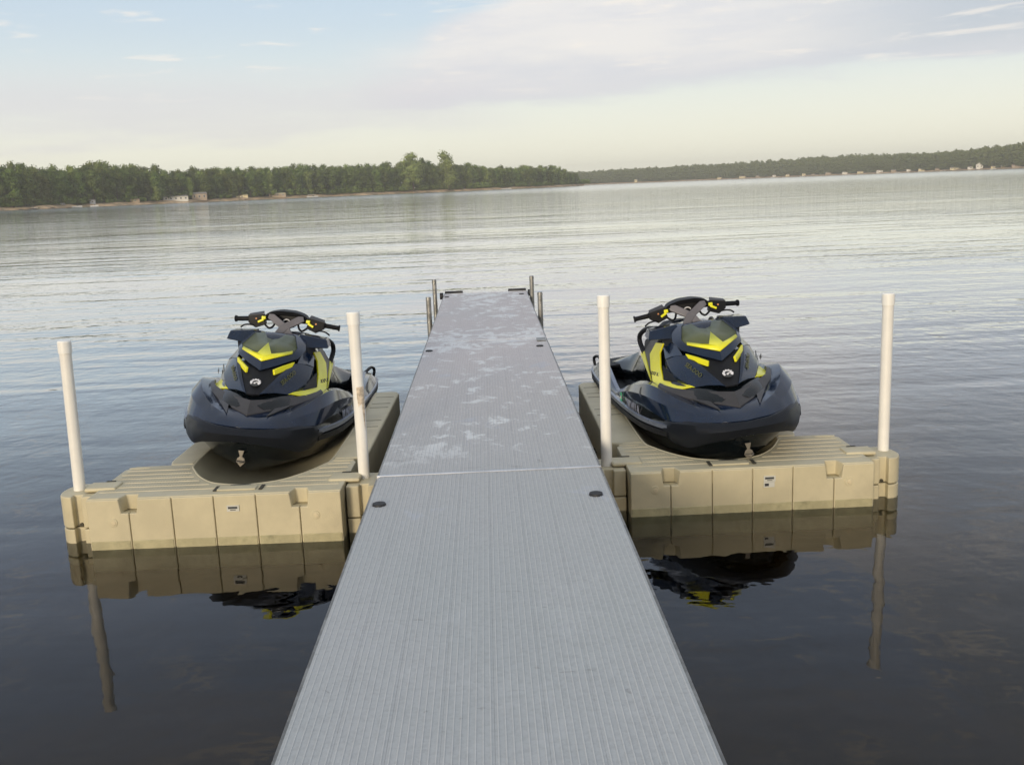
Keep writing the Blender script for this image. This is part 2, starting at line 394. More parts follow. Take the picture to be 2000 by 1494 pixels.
dock = empty('boat_dock', (0, JO[0], 0), 'long grey ribbed dock running out over the lake between the two watercraft', 'dock')
def dpart(name, vf, m, **k): 
    v, f = vf; return obj(name, [(a, b-JO[0], c) for a, b, c in v], f, m, dock, **k)
NB = 8; bw = (DX1-DX0)/NB
def board(w_, L):
    prof = []; cols = []
    g = .0002; nr = 7; pitch = w_/nr
    prof.append((g, -.03)); prof.append((g, -.0004)); prof.append((g+.0004, 0))
    for k in range(nr):
        cx_ = pitch*(k+.5); prof += [(cx_-.0022, 0), (cx_-.0014, .0016), (cx_+.0014, .0016), (cx_+.0022, 0)]
    prof += [(w_-g-.0004, 0), (w_-g, -.0004), (w_-g, -.03)]
    n = len(prof); V = [(x, 0, z) for x, z in prof]+[(x, L, z) for x, z in prof]
    Fc = [(i, i+1, i+1+n, i+n) for i in range(n-1)]+[tuple(range(n-1, -1, -1)), tuple(range(n, 2*n)), (n-1, 0, n, 2*n-1)]
    mi = [1 if prof[i][1] > .001 or prof[i+1][1] > .001 else 0 for i in range(n-1)]+[0, 0, 0]
    me = bpy.data.meshes.new('plank'); me.from_pydata(V, [], Fc)
    me.materials.append(MT['dock_board']); me.materials.append(MT['dock_ridge'])
    for q, i in zip(me.polygons, mi): q.material_index = i
    return me
for s in range(3):
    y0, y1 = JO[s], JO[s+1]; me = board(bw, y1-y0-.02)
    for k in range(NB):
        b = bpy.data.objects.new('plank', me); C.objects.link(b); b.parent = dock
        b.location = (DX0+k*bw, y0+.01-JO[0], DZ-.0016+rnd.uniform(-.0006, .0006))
    for xx in (DX0-.014, DX1+.002):      # side rails
        dpart('side_rail', box(xx, xx+.012, y0+.006, y1-.006, DZ-.13, DZ-.010), 'galvanized', bevel=.002)
    dpart('end_trim', box(DX0-.01, DX1+.01, y1-.0085, y1+.0085, DZ-.12, DZ+.004), 'aluminium', bevel=.002)
    for k in range(4):
        yy = y0+.4+(y1-y0-.8)*k/3; dpart('cross_beam', box(DX0+.005, DX1-.005, yy, yy+.05, DZ-.12, DZ-.034), 'galvanized')
CAPS = [(-.59, 4.77), (.50, 4.78), (-.596, 9.54), (.485, 9.56), (-.60, 14.4), (.49, 14.4)]
for x, y in CAPS:
    dpart('plug_cap', cyl((x, y, DZ-.01), (x, y, DZ+.009), .037, .033, 20), 'black_rubber', sm=40)
for x, y in ((-.72, 11.95), (-.765, 14.3), (.63, 12.0), (.635, 14.25)):
    po = dpart('post', cyl((x, y, -1.0), (x, y, .70), .031, n=18), 'galvanized', sm=40)
    v, f = cyl((x, y, .70), (x, y, .735), .034, .030, 18)
    obj('post_cap', [(a, b-JO[0], c_) for a, b, c_ in v], f, 'galvanized', po, sm=40)
for sx, xx in ((-1, DX0), (1, DX1)):
    x0, x1 = (xx+.0, xx+.27) if sx < 0 else (xx-.27, xx)
    dpart('corner_bumper', box(x0, x1, 14.86, 14.91, DZ-.09, DZ+.035), 'black_rubber', bevel=.012)
    dpart('corner_wheel', cyl((xx+sx*.02, 14.75, DZ-.02), (xx+sx*.07, 14.75, DZ-.02), .05, n=18), 'black_rubber', sm=40)
dpart('hinge_plate', box(DX1-.10, DX1-.01, 9.86, 10.06, DZ+.0035, DZ+.010), 'galvanized', bevel=.002)
for x, y in ((DX0+.03, 1.2), (DX1-.03, 1.2), (DX0+.03, 6.5), (DX1-.03, 6.5)):
    dpart('leg', cyl((x, y, -1.0), (x, y, DZ-.13), .03, n=12), 'galvanized', sm=40)

# ------------------------------------------------------------------ floating lifts
def make_float(h, labels, name_label, cu):
    E = empty('floating_lift', (0, 0, 0), name_label, 'floating lift', 'tan floating lifts beside the dock')
    hw = .745
    seams = [-hw+2*hw*f for f in (0, .165, .335, .5, .665, .835, 1)]
    nw, nh, nd = .042, .085, .07
    # front panels with notches cut in their upper corners
    for i in range(6):
        a, b = seams[i]+.0018, seams[i+1]-.0018; z0, z1 = -.14, h-.012
        poly = [(a, z0), (b, z0)]
        if i in (0, 4): poly += [(b, z1-nh), (b-nw, z1-nh), (b-nw-.012, z1)]
        else: poly += [(b, z1)]
        if i in (1, 5): poly += [(a+nw+.012, z1), (a+nw, z1-nh), (a, z1-nh)]
        else: poly += [(a, z1)]
        obj('front_panel', *prism(poly, 0, .045, 'y'), 'poly_tan', E, bevel=.007, seg=3)
        obj('kick_ledge', *box(a+.006, b-.006, -.0035, .02, -.13, .052), 'poly_low', E, bevel=.004)
    hol = [(-.45, .70), (-.38, .50), (-.30, .37), (-.22, .27), (-.11, .205), (0, .19), (.11, .205), (.22, .27), (.30, .37), (.38, .50), (.45, .70)]
    hol = [(p.x+cu, p.y) for p in spline([(a, b, 0) for a, b in hol], 4)]
    top = [(-hw, .012)]
    for u in (seams[1], seams[5]): top += [(u-nw-.012, .012), (u-nw*.8, .012+nd), (u+nw*.8, .012+nd), (u+nw+.012, .012)]
    cn = [(-hw, .62), (-hw+.05, .70)]
    poly = top+[(hw, .012), (hw, .62), (hw-.05, .70)]+hol[::-1]+[(-hw+.05, .70), (-hw, .62)]
    obj('front_deck', *prism(poly, h-.10, h-.006), 'poly_tan', E, bevel=.008)
    lowp = [(-hw+.004, .03), (hw-.004, .03), (hw-.004, .62), (hw-.05, .695)]+[(p[0]*1.0, p[1]) for p in hol[::-1]]+[(-hw+.05, .695), (-hw+.004, .62)]
    obj('front_block', *prism(lowp, -.15, h-.101), 'poly_tan', E)
    # raised tread ribs either side of the hollow
    import bisect
    def hol_u(v):       # half opening at depth v
        L = [q for q in hol if q[1] <= v]
        if v < .195: return None
        us = [q[0] for q in L]; return (min(us)-.02, max(us)+.02)
    for v in (.135, .225, .315, .405, .495, .585):
        hu = hol_u(v+.03); segs = [(-hw+.03, hw-.03)] if hu is None or v < .16 else [(-hw+.03, hu[0]), (hu[1], hw-.03)]
        for a, b in segs:
            obj('tread_rib', *box(a, b, v-.005, v+.005, h-.012, h-.0035), 'poly_ridge', E, bevel=.003)
    tl = []
    for a0 in np.arange(-hw+.05, hw-.04, .017):       # fine grip lines across the deck
        for v0, v1 in ((.15, .21), (.24, .30), (.33, .39), (.42, .48), (.51, .57), (.60, .66)):
            hu = hol_u(v1+.02)
            if hu and hu[0]-.01 < a0 < hu[1]+.01: continue
            tl.append(box(a0, a0+.006, v0, v1, h-.010, h-.0048))
    g = obj('grip_tread', *join(*tl), 'poly_tan', E); g['kind'] = 'stuff'
    # bow hollow and trough running back
    st = [(.19, .02, .004), (.24, .17, .06), (.31, .25, .12), (.42, .33, .17), (.56, .40, .205), (.70, .445, .22), (1.1, .455, .22), (1.8, .46, .21), (2.6, .46, .20), (2.82, .46, .24)]
    rows = []
    for v, w_, d_ in st:
        z = h-.006
        rows.append([(cu-w_-.012, v, z), (cu-w_, v, z-.006), (cu-w_*.82, v, z-d_*.45), (cu-w_*.5, v, z-d_*.72), (cu-w_*.22, v, z-d_*.93), (cu, v, z-d_),
                     (cu+w_*.22, v, z-d_*.93), (cu+w_*.5, v, z-d_*.72), (cu+w_*.82, v, z-d_*.45), (cu+w_, v, z-.006), (cu+w_+.012, v, z)])
    obj('hull_trough', *grid(resample(rows, 3)), 'poly_tan', E, sm=50, solid=.01)
    rw = .80
    for s in (-1, 1):
        rw = .80 if s*cu > 0 else .50
        inn = [(cu*s+.455, .705), (cu*s+.460, 1.1), (cu*s+.465, 1.8), (cu*s+.465, 2.6), (cu*s+.465, 2.82)]
        poly = [(s*x, y) for x, y in inn]+[(s*(rw-.07), 2.84), (s*(rw-.02), 2.81), (s*rw, 2.74), (s*rw, .80), (s*(rw-.015), .74), (s*(min(rw, hw)-.03), .705)]
        obj('side_tank', *prism(poly, -.15, h-.004), 'poly_tan', E, bevel=.014, seg=3)
        for v in (1.55, 1.75, 2.2, 2.35, 2.6):
            a, b = sorted((s*(cu*s+.49), s*(rw-.03)))
            obj('groove_line', *box(a, b, v-.004, v+.004, h-.006, h-.0025), 'poly_dark', E)
        # hand slot recess at the rear corner of the front block
        cx_ = s*(hw-.085)
        pts = [(cx_+.055*math.cos(k)*1.25, .655+.022*math.sin(k)) for k in np.linspace(0, 2*math.pi, 20, endpoint=False)]
        obj('hand_slot', *prism(pts, h-.008, h-.004), 'poly_ridge', E)
        pts2 = [(cx_+.042*math.cos(k)*1.25, .655+.013*math.sin(k)) for k in np.linspace(0, 2*math.pi, 20, endpoint=False)]
        obj('slot_well', *prism(pts2, h-.004, h-.0025), 'poly_tan', E)
        # pole bracket: two stacked castings with a vertical slot in the face
        for z0, z1, nm in ((-.14, .088, 'lower_bracket'), (.094, h-.025, 'upper_bracket')):
            q = [(.752, .13), (.83, .13), (.83, .175), (.885, .175), (.885, .13)]
            q += [(.90+.10*math.sin(a)*.9, .27-.14*math.cos(a)) for a in np.linspace(.25, math.pi-.1, 9)]+[(.752, .42)]
            obj(nm, *prism([(s*x, y) for x, y in q], z0, z1), 'poly_tan', E, bevel=.008)
        obj('bracket_bolt', *cyl((s*.858, .165, .105), (s*.858, .178, .105), .011, n=10), 'poly_dark', E)
        a, b = sorted((s*.64, s*.83)); obj('bracket_tongue', *box(a, b, .19, .33, h-.02, h+.006), 'poly_tan', E, bevel=.012, seg=3)
        a, b = sorted((s*.70, s*.755)); obj('tongue_slot', *box(a, b, .345, .362, h-.004, h+.002), 'poly_dark', E)
        # moulded plug on the face
        ux = -hw+2*hw*(.10 if s < 0 else .895)
        obj('plug_ring', *cyl((ux, -.004, .165), (ux, .01, .165), .026, n=24), 'poly_tan', E, bevel=.002)
        obj('plug', *cyl((ux+.004, -.0065, .163), (ux+.004, .008, .163), .014, n=20), 'poly_ridge', E, bevel=.003)
    # centre latch in front of the hollow
    obj('latch_plate', *box(cu-.13, cu+.10, .075, .155, h-.008, h+.003), 'poly_tan', E, bevel=.006)
    obj('latch_slot', *box(cu-.07, cu+.05, .157, .172, h-.005, h+.001), 'ink', E)
    for uu in (cu-.15, cu+.12): obj('latch_groove', *box(uu, uu+.02, .07, .16, h-.005, h+.0005), 'poly_dark', E)
    # stickers on the face
    lx = -hw+2*hw*labels[0]; lz = labels[1]
    o = obj('sticker', *box(lx-.036, lx+.036, -.006, -.0035 if False else .004, lz-.018, lz+.018), 'paper', E)
    obj('sticker_print', *box(lx-.028, lx+.026, -.0075, -.0055, lz-.002, lz+.011), 'ink', o)
    obj('sticker_print', *box(lx-.016, lx+.016, -.0075, -.0055, lz-.011, lz-.007), 'ink', o)
    if labels[2]:
        o = obj('sticker', *box(lx-.036, lx+.030, -.006, .004, lz-.053, lz-.0195), 'paper', E)
        obj('sticker_print', *box(lx-.03, lx-.005, -.0075, -.0055, lz-.045, lz-.028), 'trim_grey', o)
    return E
fl = make_float(.315, (.575, .225, False), 'tan plastic floating lift left of the dock with an open bow hollow', .13)
fl.location = (-1.652, 5.585, 0); fl.rotation_euler = (0, 0, R(-1.2))
fr_ = make_float(.285, (.568, .205, True), 'tan plastic floating lift right of the dock with two stacked stickers', -.10)
fr_.location = (1.557, 5.745, 0)
# black lumps added at the waterline, dock side, imitating jagged dark reflections
for E_, s in ((fl, 1), (fr_, -1)):
    ps = []
    for k in range(34):
        v = 1.0+1.75*rnd.random() if k > 9 else .86+.1*rnd.random()
        x = s*(.80+rnd.uniform(-.004, .02)); z = rnd.uniform(-.01, .03); r_ = rnd.uniform(.01, .028)
        ps.append(cyl((x, v, z-r_), (x+s*.01, v+.01, z+r_), r_*.8, r_*.3, 6))
    o = obj('dark_reflection_lumps', *join(*ps), 'black_rubber', E_); o['kind'] = 'stuff'

def pole(x, y, zt, lab, lean=(0, 0)):
    e = empty('guide_pole', (x, y, 0), lab, 'pole', 'white plastic guide poles on the floating lifts')
    e.rotation_euler = (lean[1], lean[0], 0)
    sh = obj('shaft', *cyl((0, 0, -.3), (0, 0, zt-.03), .0345, n=24), 'pvc_white', e, sm=40)
    obj('cap', *join(cyl((0, 0, zt-.075), (0, 0, zt-.008), .0395, .0395, 24), cyl((0, 0, zt-.008), (0, 0, zt), .0395, .034, 24)), 'pvc_cap', e, sm=40)
pole(-2.548, 5.89, 1.21, 'shortest white plastic pole at the outer corner of the left lift', (.02, 0))
pole(-.806, 5.88, 1.31, 'white plastic pole with a rust brown smear between left watercraft and dock')
pole(.70, 6.0, 1.335, 'clean white plastic pole between the dock and the right watercraft')
pole(2.482, 6.07, 1.265, 'white plastic pole at the outer corner of the right lift')
pm = [o for o in bpy.data.objects if o.name == 'shaft.001'][0]
v, f = [], []
for k in range(9):      # smear wraps the camera side of the pole
    for j in range(12):
        a = R(-100+k*11); wv = (1-abs(k-4.5)/5)
        z = .86-.24*j/11*(1.0 if k > 2 else .5)*(.6+.4*math.sin(k*1.3)+.2*wv); v.append((.0352*math.cos(a)+.0, .0352*math.sin(a), z))
for k in range(8):
    for j in range(11): f.append((k*12+j, k*12+j+1, (k+1)*12+j+1, (k+1)*12+j))
mat('rust_smear', (.54, .46, .36), .7, var=.3, vscale=40)
obj('smear', v, f, 'rust_smear', pm, sm=60)

# ------------------------------------------------------------------ personal watercraft
def half(rows, m, name, parent, sm=35, **k):     # a lofted piece mirrored over x = 0 (one mesh)
    full = [[(-x, y, z) for x, y, z in r[::-1]]+[(x, y, z) for x, y, z in r if x > 1e-6 or False] for r in rows]
    return obj(name, *grid(full), m, parent, sm=sm, **k)
def side(name, vs, fs, m, parent, s, **k):
    return obj(name, [(x*s, y, z) for x, y, z in vs], [f[::-1] if s < 0 else f for f in fs], m, parent, fix=False, **k)
def plate(name, pts, m, parent, s, th=.006, faces=None, off=(0, 0, 0), bevel=.0015):
    V = [(x+off[0], y+off[1], z+off[2]) for x, y, z in pts]
    return side(name, V, faces or [tuple(range(len(V)))], m, parent, s, solid=th, bevel=bevel)

def make_pwc(reg, label):
    E = empty('personal_watercraft', (0, 0, 0), label, 'jet ski', 'navy and yellow jet skis parked on the lifts')
    # hull
    H = [(.085, .43, .04, .44, .07, .46), (.12, .34, .07, .385, .15, .465), (.2, .26, .13, .33, .25, .465), (.35, .19, .215, .285, .36, .46),
         (.55, .13, .31, .265, .455, .46), (.9, .08, .39, .235, .54, .46), (1.4, .05, .44, .215, .57, .445), (2.2, .04, .46, .20, .575, .40), (3.0, .04, .46, .19, .55, .36), (3.28, .05, .43, .19, .50, .35)]
    rows = [[(0, y, zk), (xc*.45, y, zk+(zc-zk)*.42), (xc*.5, y, zk+(zc-zk)*.40), (xc, y, zc-.012), (xc+.012, y, zc+.01), ((xc+xr)/2+.01, y, (zc+zr)/2-.02), (xr, y, zr)] for y, zk, xc, zc, xr, zr in H]
    half(resample(rows, 3), 'black_gloss', 'hull', E, sm=28)
    # transom
    tr_ = [(0, .05), (.43, .19), (.50, .38), (.3, .42)]
    obj('transom', *prism([(-x, z) for x, z in tr_[::-1]]+[(x, z) for x, z in tr_[1:]], 3.26, 3.285, 'y'), 'black_matte', E)
    # rub rail: silver strip over black strip, each side
    rail = [(.43, .37), (.48, .52), (.53, .75), (.56, 1.05), (.578, 1.4), (.582, 1.8), (.58, 2.3), (.565, 2.8), (.54, 3.15), (.49, 3.30)]
    railz = lambda y: .49-.03*min(1, max(0, (y-.3)/1.1))-.05*min(1, max(0, (y-1.4)/1))-.035*max(0, (y-2.4)/.9)
    rp = spline([(x, y, railz(y)) for x, y in rail], 5)
    for s in (-1, 1):
        for nm, mt, dz, hh, o_ in (('rub_rail', 'silver_trim', .0, .017, .010), ('lower_rail', 'black_matte', -.045, .022, .013)):
            rows = []
            for q in rp:
                rows.append([(q.x-.01, q.y, q.z+dz-hh), (q.x+o_, q.y, q.z+dz-hh*.8), (q.x+o_, q.y, q.z+dz+hh*.8), (q.x-.01, q.y, q.z+dz+hh)])
            side(nm, *grid(rows), mt, E, s, sm=40)
    # bow bumper
    bp = [(0, .0, .538, .455), (.15, .03, .54, .440), (.27, .11, .545, .41), (.35, .21, .545, .375), (.425, .35, .535, .39), (.46, .48, .51, .44)]
    rows = []
    for x, y, zt, zb in bp:
        nx, ny = x/.462*.9, -(1-x/.462*.55); L = math.hypot(nx, ny); nx /= L; ny /= L
        rows.append([(x-nx*.07 if x else 0, y-ny*.07, zb+.01), (x-nx*.012 if x else 0, y-ny*.012, zb), (x, y, zb+.022), (x+nx*.012 if x else 0, y+ny*.012, (zt+zb)/2+.008), (x-nx*.004 if x else 0, y-ny*.004, zt-.014), (x-nx*.022 if x else 0, y-ny*.022, zt), (x-nx*.08 if x else 0, y-ny*.08, zt-.004)])
    rows = resample(rows, 5)
    full = [[(-p[0], p[1], p[2]) for p in r] for r in rows[:0:-1]]+[list(map(tuple, r)) for r in rows]
    V, Fc = grid(full)
    n7 = 7; Fc += [tuple(range(7)), tuple(range(len(V)-7, len(V)))[::-1]]
    obj('bumper', V, Fc, 'bumper_rubber', E, sm=34)
    # bow deck and fenders (one moulding)
    D = [[(0, .05, .538), (0, .10, .556), (0, .15, .575), (0, .24, .60), (0, .30, .60)],
         [(.15, .08, .54), (.15, .13, .568), (.145, .19, .59), (.14, .29, .605), (.12, .36, .60)],
         [(.27, .155, .54), (.265, .22, .58), (.26, .30, .615), (.24, .41, .615), (.20, .48, .60)],
         [(.36, .26, .535), (.355, .33, .60), (.345, .43, .65), (.31, .55, .645), (.27, .60, .62)],
         [(.43, .39, .53), (.43, .47, .62), (.41, .60, .69), (.365, .71, .665), (.33, .75, .64)],
         [(.485, .60, .555), (.485, .68, .635), (.455, .79, .695), (.395, .90, .67), (.36, .92, .64)],
         [(.52, .85, .565), (.515, .93, .615), (.475, 1.02, .65), (.41, 1.12, .645), (.36, 1.12, .62)],
         [(.545, 1.12, .545), (.54, 1.2, .575), (.495, 1.28, .60), (.43, 1.35, .60), (.36, 1.35, .57)],
         [(.555, 1.42, .495), (.55, 1.5, .51), (.51, 1.55, .525), (.455, 1.6, .52), (.38, 1.6, .50)],
         [(.55, 1.74, .435), (.545, 1.78, .44), (.525, 1.82, .445), (.50, 1.85, .44), (.45, 1.85, .42)],
         [(.535, 1.93, .405), (.53, 1.95, .405), (.525, 1.96, .405), (.52, 1.97, .40), (.50, 1.97, .39)]]
    rows = []
    for i in range(3):
        for k in range(3): rows.append([tuple(a+(b-a)*k/3 for a, b in zip(p_, q_)) for p_, q_ in zip(D[i], D[i+1])])
    rows += [[tuple(v_) for v_ in r] for r in resample(D[3:], 4)]
    full = [[(-p[0], p[1], p[2]) for p in r] for r in rows[:0:-1]]+[list(map(tuple, r)) for r in rows]
    obj('bow_deck', *grid(full), 'navy_gelcoat', E, sm=13, solid=.008, bevel=.003)
    for s in (-1, 1):
        # glossy black side under the fender carrying the registration
        rr = []
        for i, y in enumerate((.42, .6, .85, 1.12, 1.42, 1.74, 1.96)):
            e = D[4+i][0] if i < 7 else D[10][0]
            q = min(rp, key=lambda a: abs(a.y-y)); rr.append([(q.x-.004, y, q.z+.012), ((q.x+e[0])/2-.012, y, (q.z+e[2])/2+.01), (e[0]-.006, y, e[2]+.004)])
        side('side_panel', *grid(resample(rr, 3)), 'black_gloss', E, s, sm=40)
        # gunwale and footwell behind the fender
        gw = [(.55, 1.62, .46, .515), (.55, 1.85, .455, .51), (.545, 2.1, .485, .50), (.53, 2.5, .50, .47), (.51, 2.9, .48, .44), (.47, 3.2, .44, .41), (.44, 3.27, .42, .39)]
        rr = []
        for x, y, z, xi in gw:
            q = min(rp, key=lambda a: abs(a.y-y)); rr.append([(q.x-.002, y, q.z+.014), (x+.012, y, z-.02), (x-.005, y, z), (xi, y, z+.004), (xi-.012, y, z-.02)])
        side('gunwale', *grid(resample(rr, 3)), 'silver_trim' if False else 'navy_gelcoat', E, s, sm=35)
        rr = [[(xi+.006, y, z+.0065), (xi-.012, y, z+.0045)] for x, y, z, xi in gw]
        side('gunwale_edge', *grid([[(a[0][0]+.012, a[0][1], a[0][2]), (a[1][0], a[1][1], a[1][2])] for a in resample(rr, 3)]), 'silver_trim', E, s, solid=.004)
        rr = [[(xi-.012, y, z-.018), (xi-.03, y, .32), (.31, y, .30), (.27, y, .33)] for x, y, z, xi in gw]
        side('footwell_mat', *grid(resample(rr, 2)), 'seat_vinyl', E, s, sm=40)
        # registration and sticker
        o = Vector((.552*s, 1.02, .515)); a = Vector((.515*s, .72, .52)); b = Vector((.562*s, 1.25, .505))
        xd = (a-b) if s < 0 else (b-a)
        mid = (a+b)/2+Vector((s*.008, 0, 0))
        text('registration', reg, .075, frame(mid, xd, (s*-.10, 0, 1)), 'lilac_print', E, .002, 1.0)
        st = Vector((.566*s, 1.36, .505))
        fm = frame(st, xd, (s*-.15, 0, 1)); g = obj('sticker', *box(-.016, .016, -.034, .034, -.001, .002), 'green_sticker', E); g.matrix_local = fm
        g2 = obj('sticker_print', *box(-.011, .011, -.013, .010, .002, .0035), 'paper', g)
        # grey trim V with its hanging tooth
    lo = [(0, .185, .597), (.12, .29, .615), (.24, .43, .63), (.33, .57, .655), (.375, .70, .672), (.385, .78, .68)]
    hi = [(0, .275, .675), (.12, .37, .675), (.235, .50, .675), (.315, .62, .68), (.355, .72, .685), (.37, .80, .69)]
    rows = [[(x, y, z-.03), (x, y, z), (X, Y, Z), (X, Y+.03, Z-.02)] for (x, y, z), (X, Y, Z) in zip(lo, hi)]
    full = [[(-p[0], p[1], p[2]) for p in r] for r in rows[:0:-1]]+rows
    obj('grey_trim', *grid(full), 'trim_grey', E, sm=25, solid=.006, bevel=.002)
    for s in (-1, 1):
        side('trim_tooth', [(.15, .315, .628), (.25, .435, .640), (.125, .17, .60), (.155, .26, .585)], [(0, 1, 2), (1, 3, 2), (0, 2, 3), (0, 3, 1)], 'trim_grey', E, s)
    # inner body core
    B = [(.27, .655, .03, .65, .08, .63, .12, .56), (.38, .70, .07, .69, .17, .665, .23, .56), (.6, .77, .13, .755, .25, .70, .33, .56), (.85, .85, .16, .84, .265, .77, .335, .56), (1.1, .93, .17, .91, .265, .82, .335, .54),
         (1.4, .955, .16, .94, .265, .83, .335, .5), (1.7, .92, .14, .90, .235, .78, .32, .42), (1.95, .84, .12, .83, .21, .70, .29, .36), (2.3, .72, .12, .71, .19, .60, .27, .32), (2.7, .58, .14, .57, .21, .48, .27, .32), (3.05, .48, .24, .47, .33, .44, .38, .32), (3.28, .43, .28, .42, .42, .40, .43, .30)]
    rows = [[(0, y, zt), (x1*.6, y, zt-.003), (x1, y, z1), (x2, y, z2), (x3, y, (z2+z3)/2-.01), (x3, y, z3)] for y, zt, x1, z1, x2, z2, x3, z3 in B]
    half(resample(rows, 3), 'black_gloss', 'body_core', E, sm=30)
    # hood centre panel
    ce = [(0, .305, .700), (0, .41, .762), (0, .50, .812), (0, .56, .842)]
    ed = [(.040, .325, .702), (.085, .43, .756), (.13, .55, .812), (.18, .69, .862)]
    full = [[(-x, y, z), (-x*.45+0, y*.45+Y*.55, z*.45+Z*.55+.004), (X, Y, Z+.004), (x*.45, y*.45+Y*.55, z*.45+Z*.55+.004), (x, y, z)] for (X, Y, Z), (x, y, z) in zip(ce, ed)]
    obj('hood_panel', *grid(full), 'black_matte', E, sm=50, solid=.014, bevel=.002)
    for s in (-1, 1):
        inn = [(.042, .322, .708), (.088, .427, .764), (.134, .548, .82), (.184, .69, .868)]
        crs = [(.062, .34, .712), (.115, .45, .768), (.165, .57, .824), (.205, .71, .868)]
        mid = [(.13, .42, .708), (.185, .54, .755), (.235, .66, .805), (.250, .79, .855)]
        oue = [(.195, .49, .692), (.255, .62, .725), (.288, .74, .77), (.290, .86, .83)]
        rows = [[a, b, c_, d, (d[0]+.004, d[1]+.03, d[2]-.03)] for a, b, c_, d in zip(inn, crs, mid, oue)]
        rows = resample(rows, 3)
        ck = side('cheek_panel', *grid(rows), 'navy_gelcoat', E, s, sm=16, solid=.012, bevel=.002)
        ld = Vector((.05*s, .12, .053)); wd_ = Vector((-.07*s, -.09, .013)); xd = -ld if s < 0 else ld
        fm = frame(Vector((.176*s, .557, .791)), xd, wd_)
        z_ = Vector(fm.col[2][:3])
        if z_.y > 0: fm = frame(Vector((.176*s, .557, .791)), -Vector(fm.col[0][:3]), wd_); z_ = Vector(fm.col[2][:3])
        fm.translation = Vector((.176*s, .557, .791))+z_*.0105
        text('cheek_lettering', 'SEA-DOO', .042, fm, 'dull_yellow', ck, .0012, .95, .15)
        # dark recess panel under the cheek
        plate('side_intake', [(.175, .475, .688), (.255, .63, .718), (.302, .77, .765), (.325, .84, .80), (.335, .83, .70), (.215, .53, .69)], 'black_gloss', E, s, .006)
        # upper side panel between cheek and mirror pod
        plate('shoulder_panel', [(.205, .72, .868), (.262, .80, .856), (.296, .87, .83), (.270, 1.02, .885), (.24, 1.0, .92), (.21, .88, .925)], 'navy_gelcoat', E, s, .008, faces=[(0, 1, 4, 5), (1, 2, 3, 4)])
        # yellow side band
        bv = [(.255, 1.08, .905), (.275, 1.24, .888), (.305, 1.38, .785), (.285, 1.09, .842), (.330, .86, .688), (.370, 1.04, .652), (.358, .645, .655), (.195, .488, .694), (.225, .53, .702), (.315, .98, .76), (.345, 1.2, .715), (.215, .515, .690)]
        yb = side('yellow_band', bv, [(0, 3, 2, 1), (3, 9, 10, 2), (9, 4, 5, 10), (4, 6, 5), (8, 11, 6, 4), (7, 11, 8)], 'yellow_paint', E, s, solid=.012, bevel=.002)
        a = Vector((.366*s, .92, .735)); text('band_lettering', 'RXP-X', .036, frame(a+Vector((.01*s, -.012, 0)), (.06*s*s if s > 0 else .06, s*.14, -.0) if s > 0 else (.04, -.14, 0), (-s*.15, 0, 1)), 'trim_grey', yb, .0012)
        # grey wedge, second yellow strip
        plate('grey_side_cover', [(.265, 1.25, .89), (.235, 1.50, .90), (.285, 1.72, .75), (.360, 1.10, .675), (.295, 1.40, .80)], 'trim_grey', E, s, .008, faces=[(0, 4, 1), (1, 4, 2), (4, 3, 2)])
        plate('yellow_strip', [(.292, 1.68, .755), (.298, 1.84, .715), (.345, 1.36, .665), (.372, 1.10, .645)], 'yellow_paint', E, s, .010)
        plate('steel_badge', [(.30, 1.80, .745), (.298, 1.88, .735), (.305, 1.87, .695), (.308, 1.78, .705)], 'chrome_white', E, s, .008)
        # knee bolster loop
        o = side('knee_loop', *tube(spline([(.20, 1.50, .945), (.25, 1.68, .925), (.285, 1.80, .875), (.295, 1.83, .82), (.290, 1.78, .76), (.285, 1.70, .72)], 5), .019, 10), 'black_matte', E, s, sm=60)
        # headlight slats
        lens = [(.192, .705, .884), (.178, .66, .846), (.092, .53, .812), (.086, .53, .848), (.14, .60, .870)]
        plate('headlight', [(x, y-.016, z) for x, y, z in lens], 'yellow_paint', E, s, .016, bevel=.003)
    # cowl ring round the screen
    nose = [(0, .505, .838), (.10, .60, .868), (.205, .745, .902), (.232, .88, .945), (.205, 1.02, 1.005), (.15, 1.08, 1.03)]
    inn = [(0, .545, .897), (.10, .648, .918), (.170, .722, .934), (.190, .782, .965), (.142, .945, 1.030), (.11, 1.0, 1.035)]
    rows = [[(x*.9, y+.06, z-.03), (x, y, z), (X, Y, Z)] for (x, y, z), (X, Y, Z) in zip(nose, inn)]
    full = [[(-p[0], p[1], p[2]) for p in r] for r in rows[:0:-1]]+rows
    obj('cowl', *grid(full), 'navy_gelcoat', E, sm=30, solid=.006, bevel=.003)
    # windscreen, crown
    scv = [(0, .545, .894), (.10, .648, .914), (.168, .722, .930), (.188, .782, .961), (.140, .945, 1.026), (.072, .955, 1.032), (.04, .875, 1.008), (0, .86, 1.0), (0, .72, .962)]
    obj('windscreen', scv+[(-x, y, z) for x, y, z in scv[1:7]], [(0, 1, 8), (1, 2, 3, 8), (3, 4, 5, 6, 8), (6, 7, 8), (0, 8, 9), (9, 8, 11, 10), (11, 8, 14, 13, 12), (14, 8, 7)], 'screen_olive', E, sm=60, solid=.006)
    crv = [(0, .535, .892), (.10, .640, .915), (.172, .715, .932), (.168, .735, .947), (.095, .672, .934), (.046, .622, .931), (0, .735, .990), (0, .585, .914)]
    cr = obj('crown_emblem', crv+[(-x, y, z) for x, y, z in crv[1:6]], [(0, 1, 4, 5, 7), (1, 2, 3, 4), (7, 5, 6), (0, 7, 10+2, 11, 8), (8, 11, 10, 9), (7, 6, 12)], 'yellow_paint', E, sm=10, solid=.008)
    for v_ in cr.data.vertices: v_.co.y -= .008; v_.co.z += .006
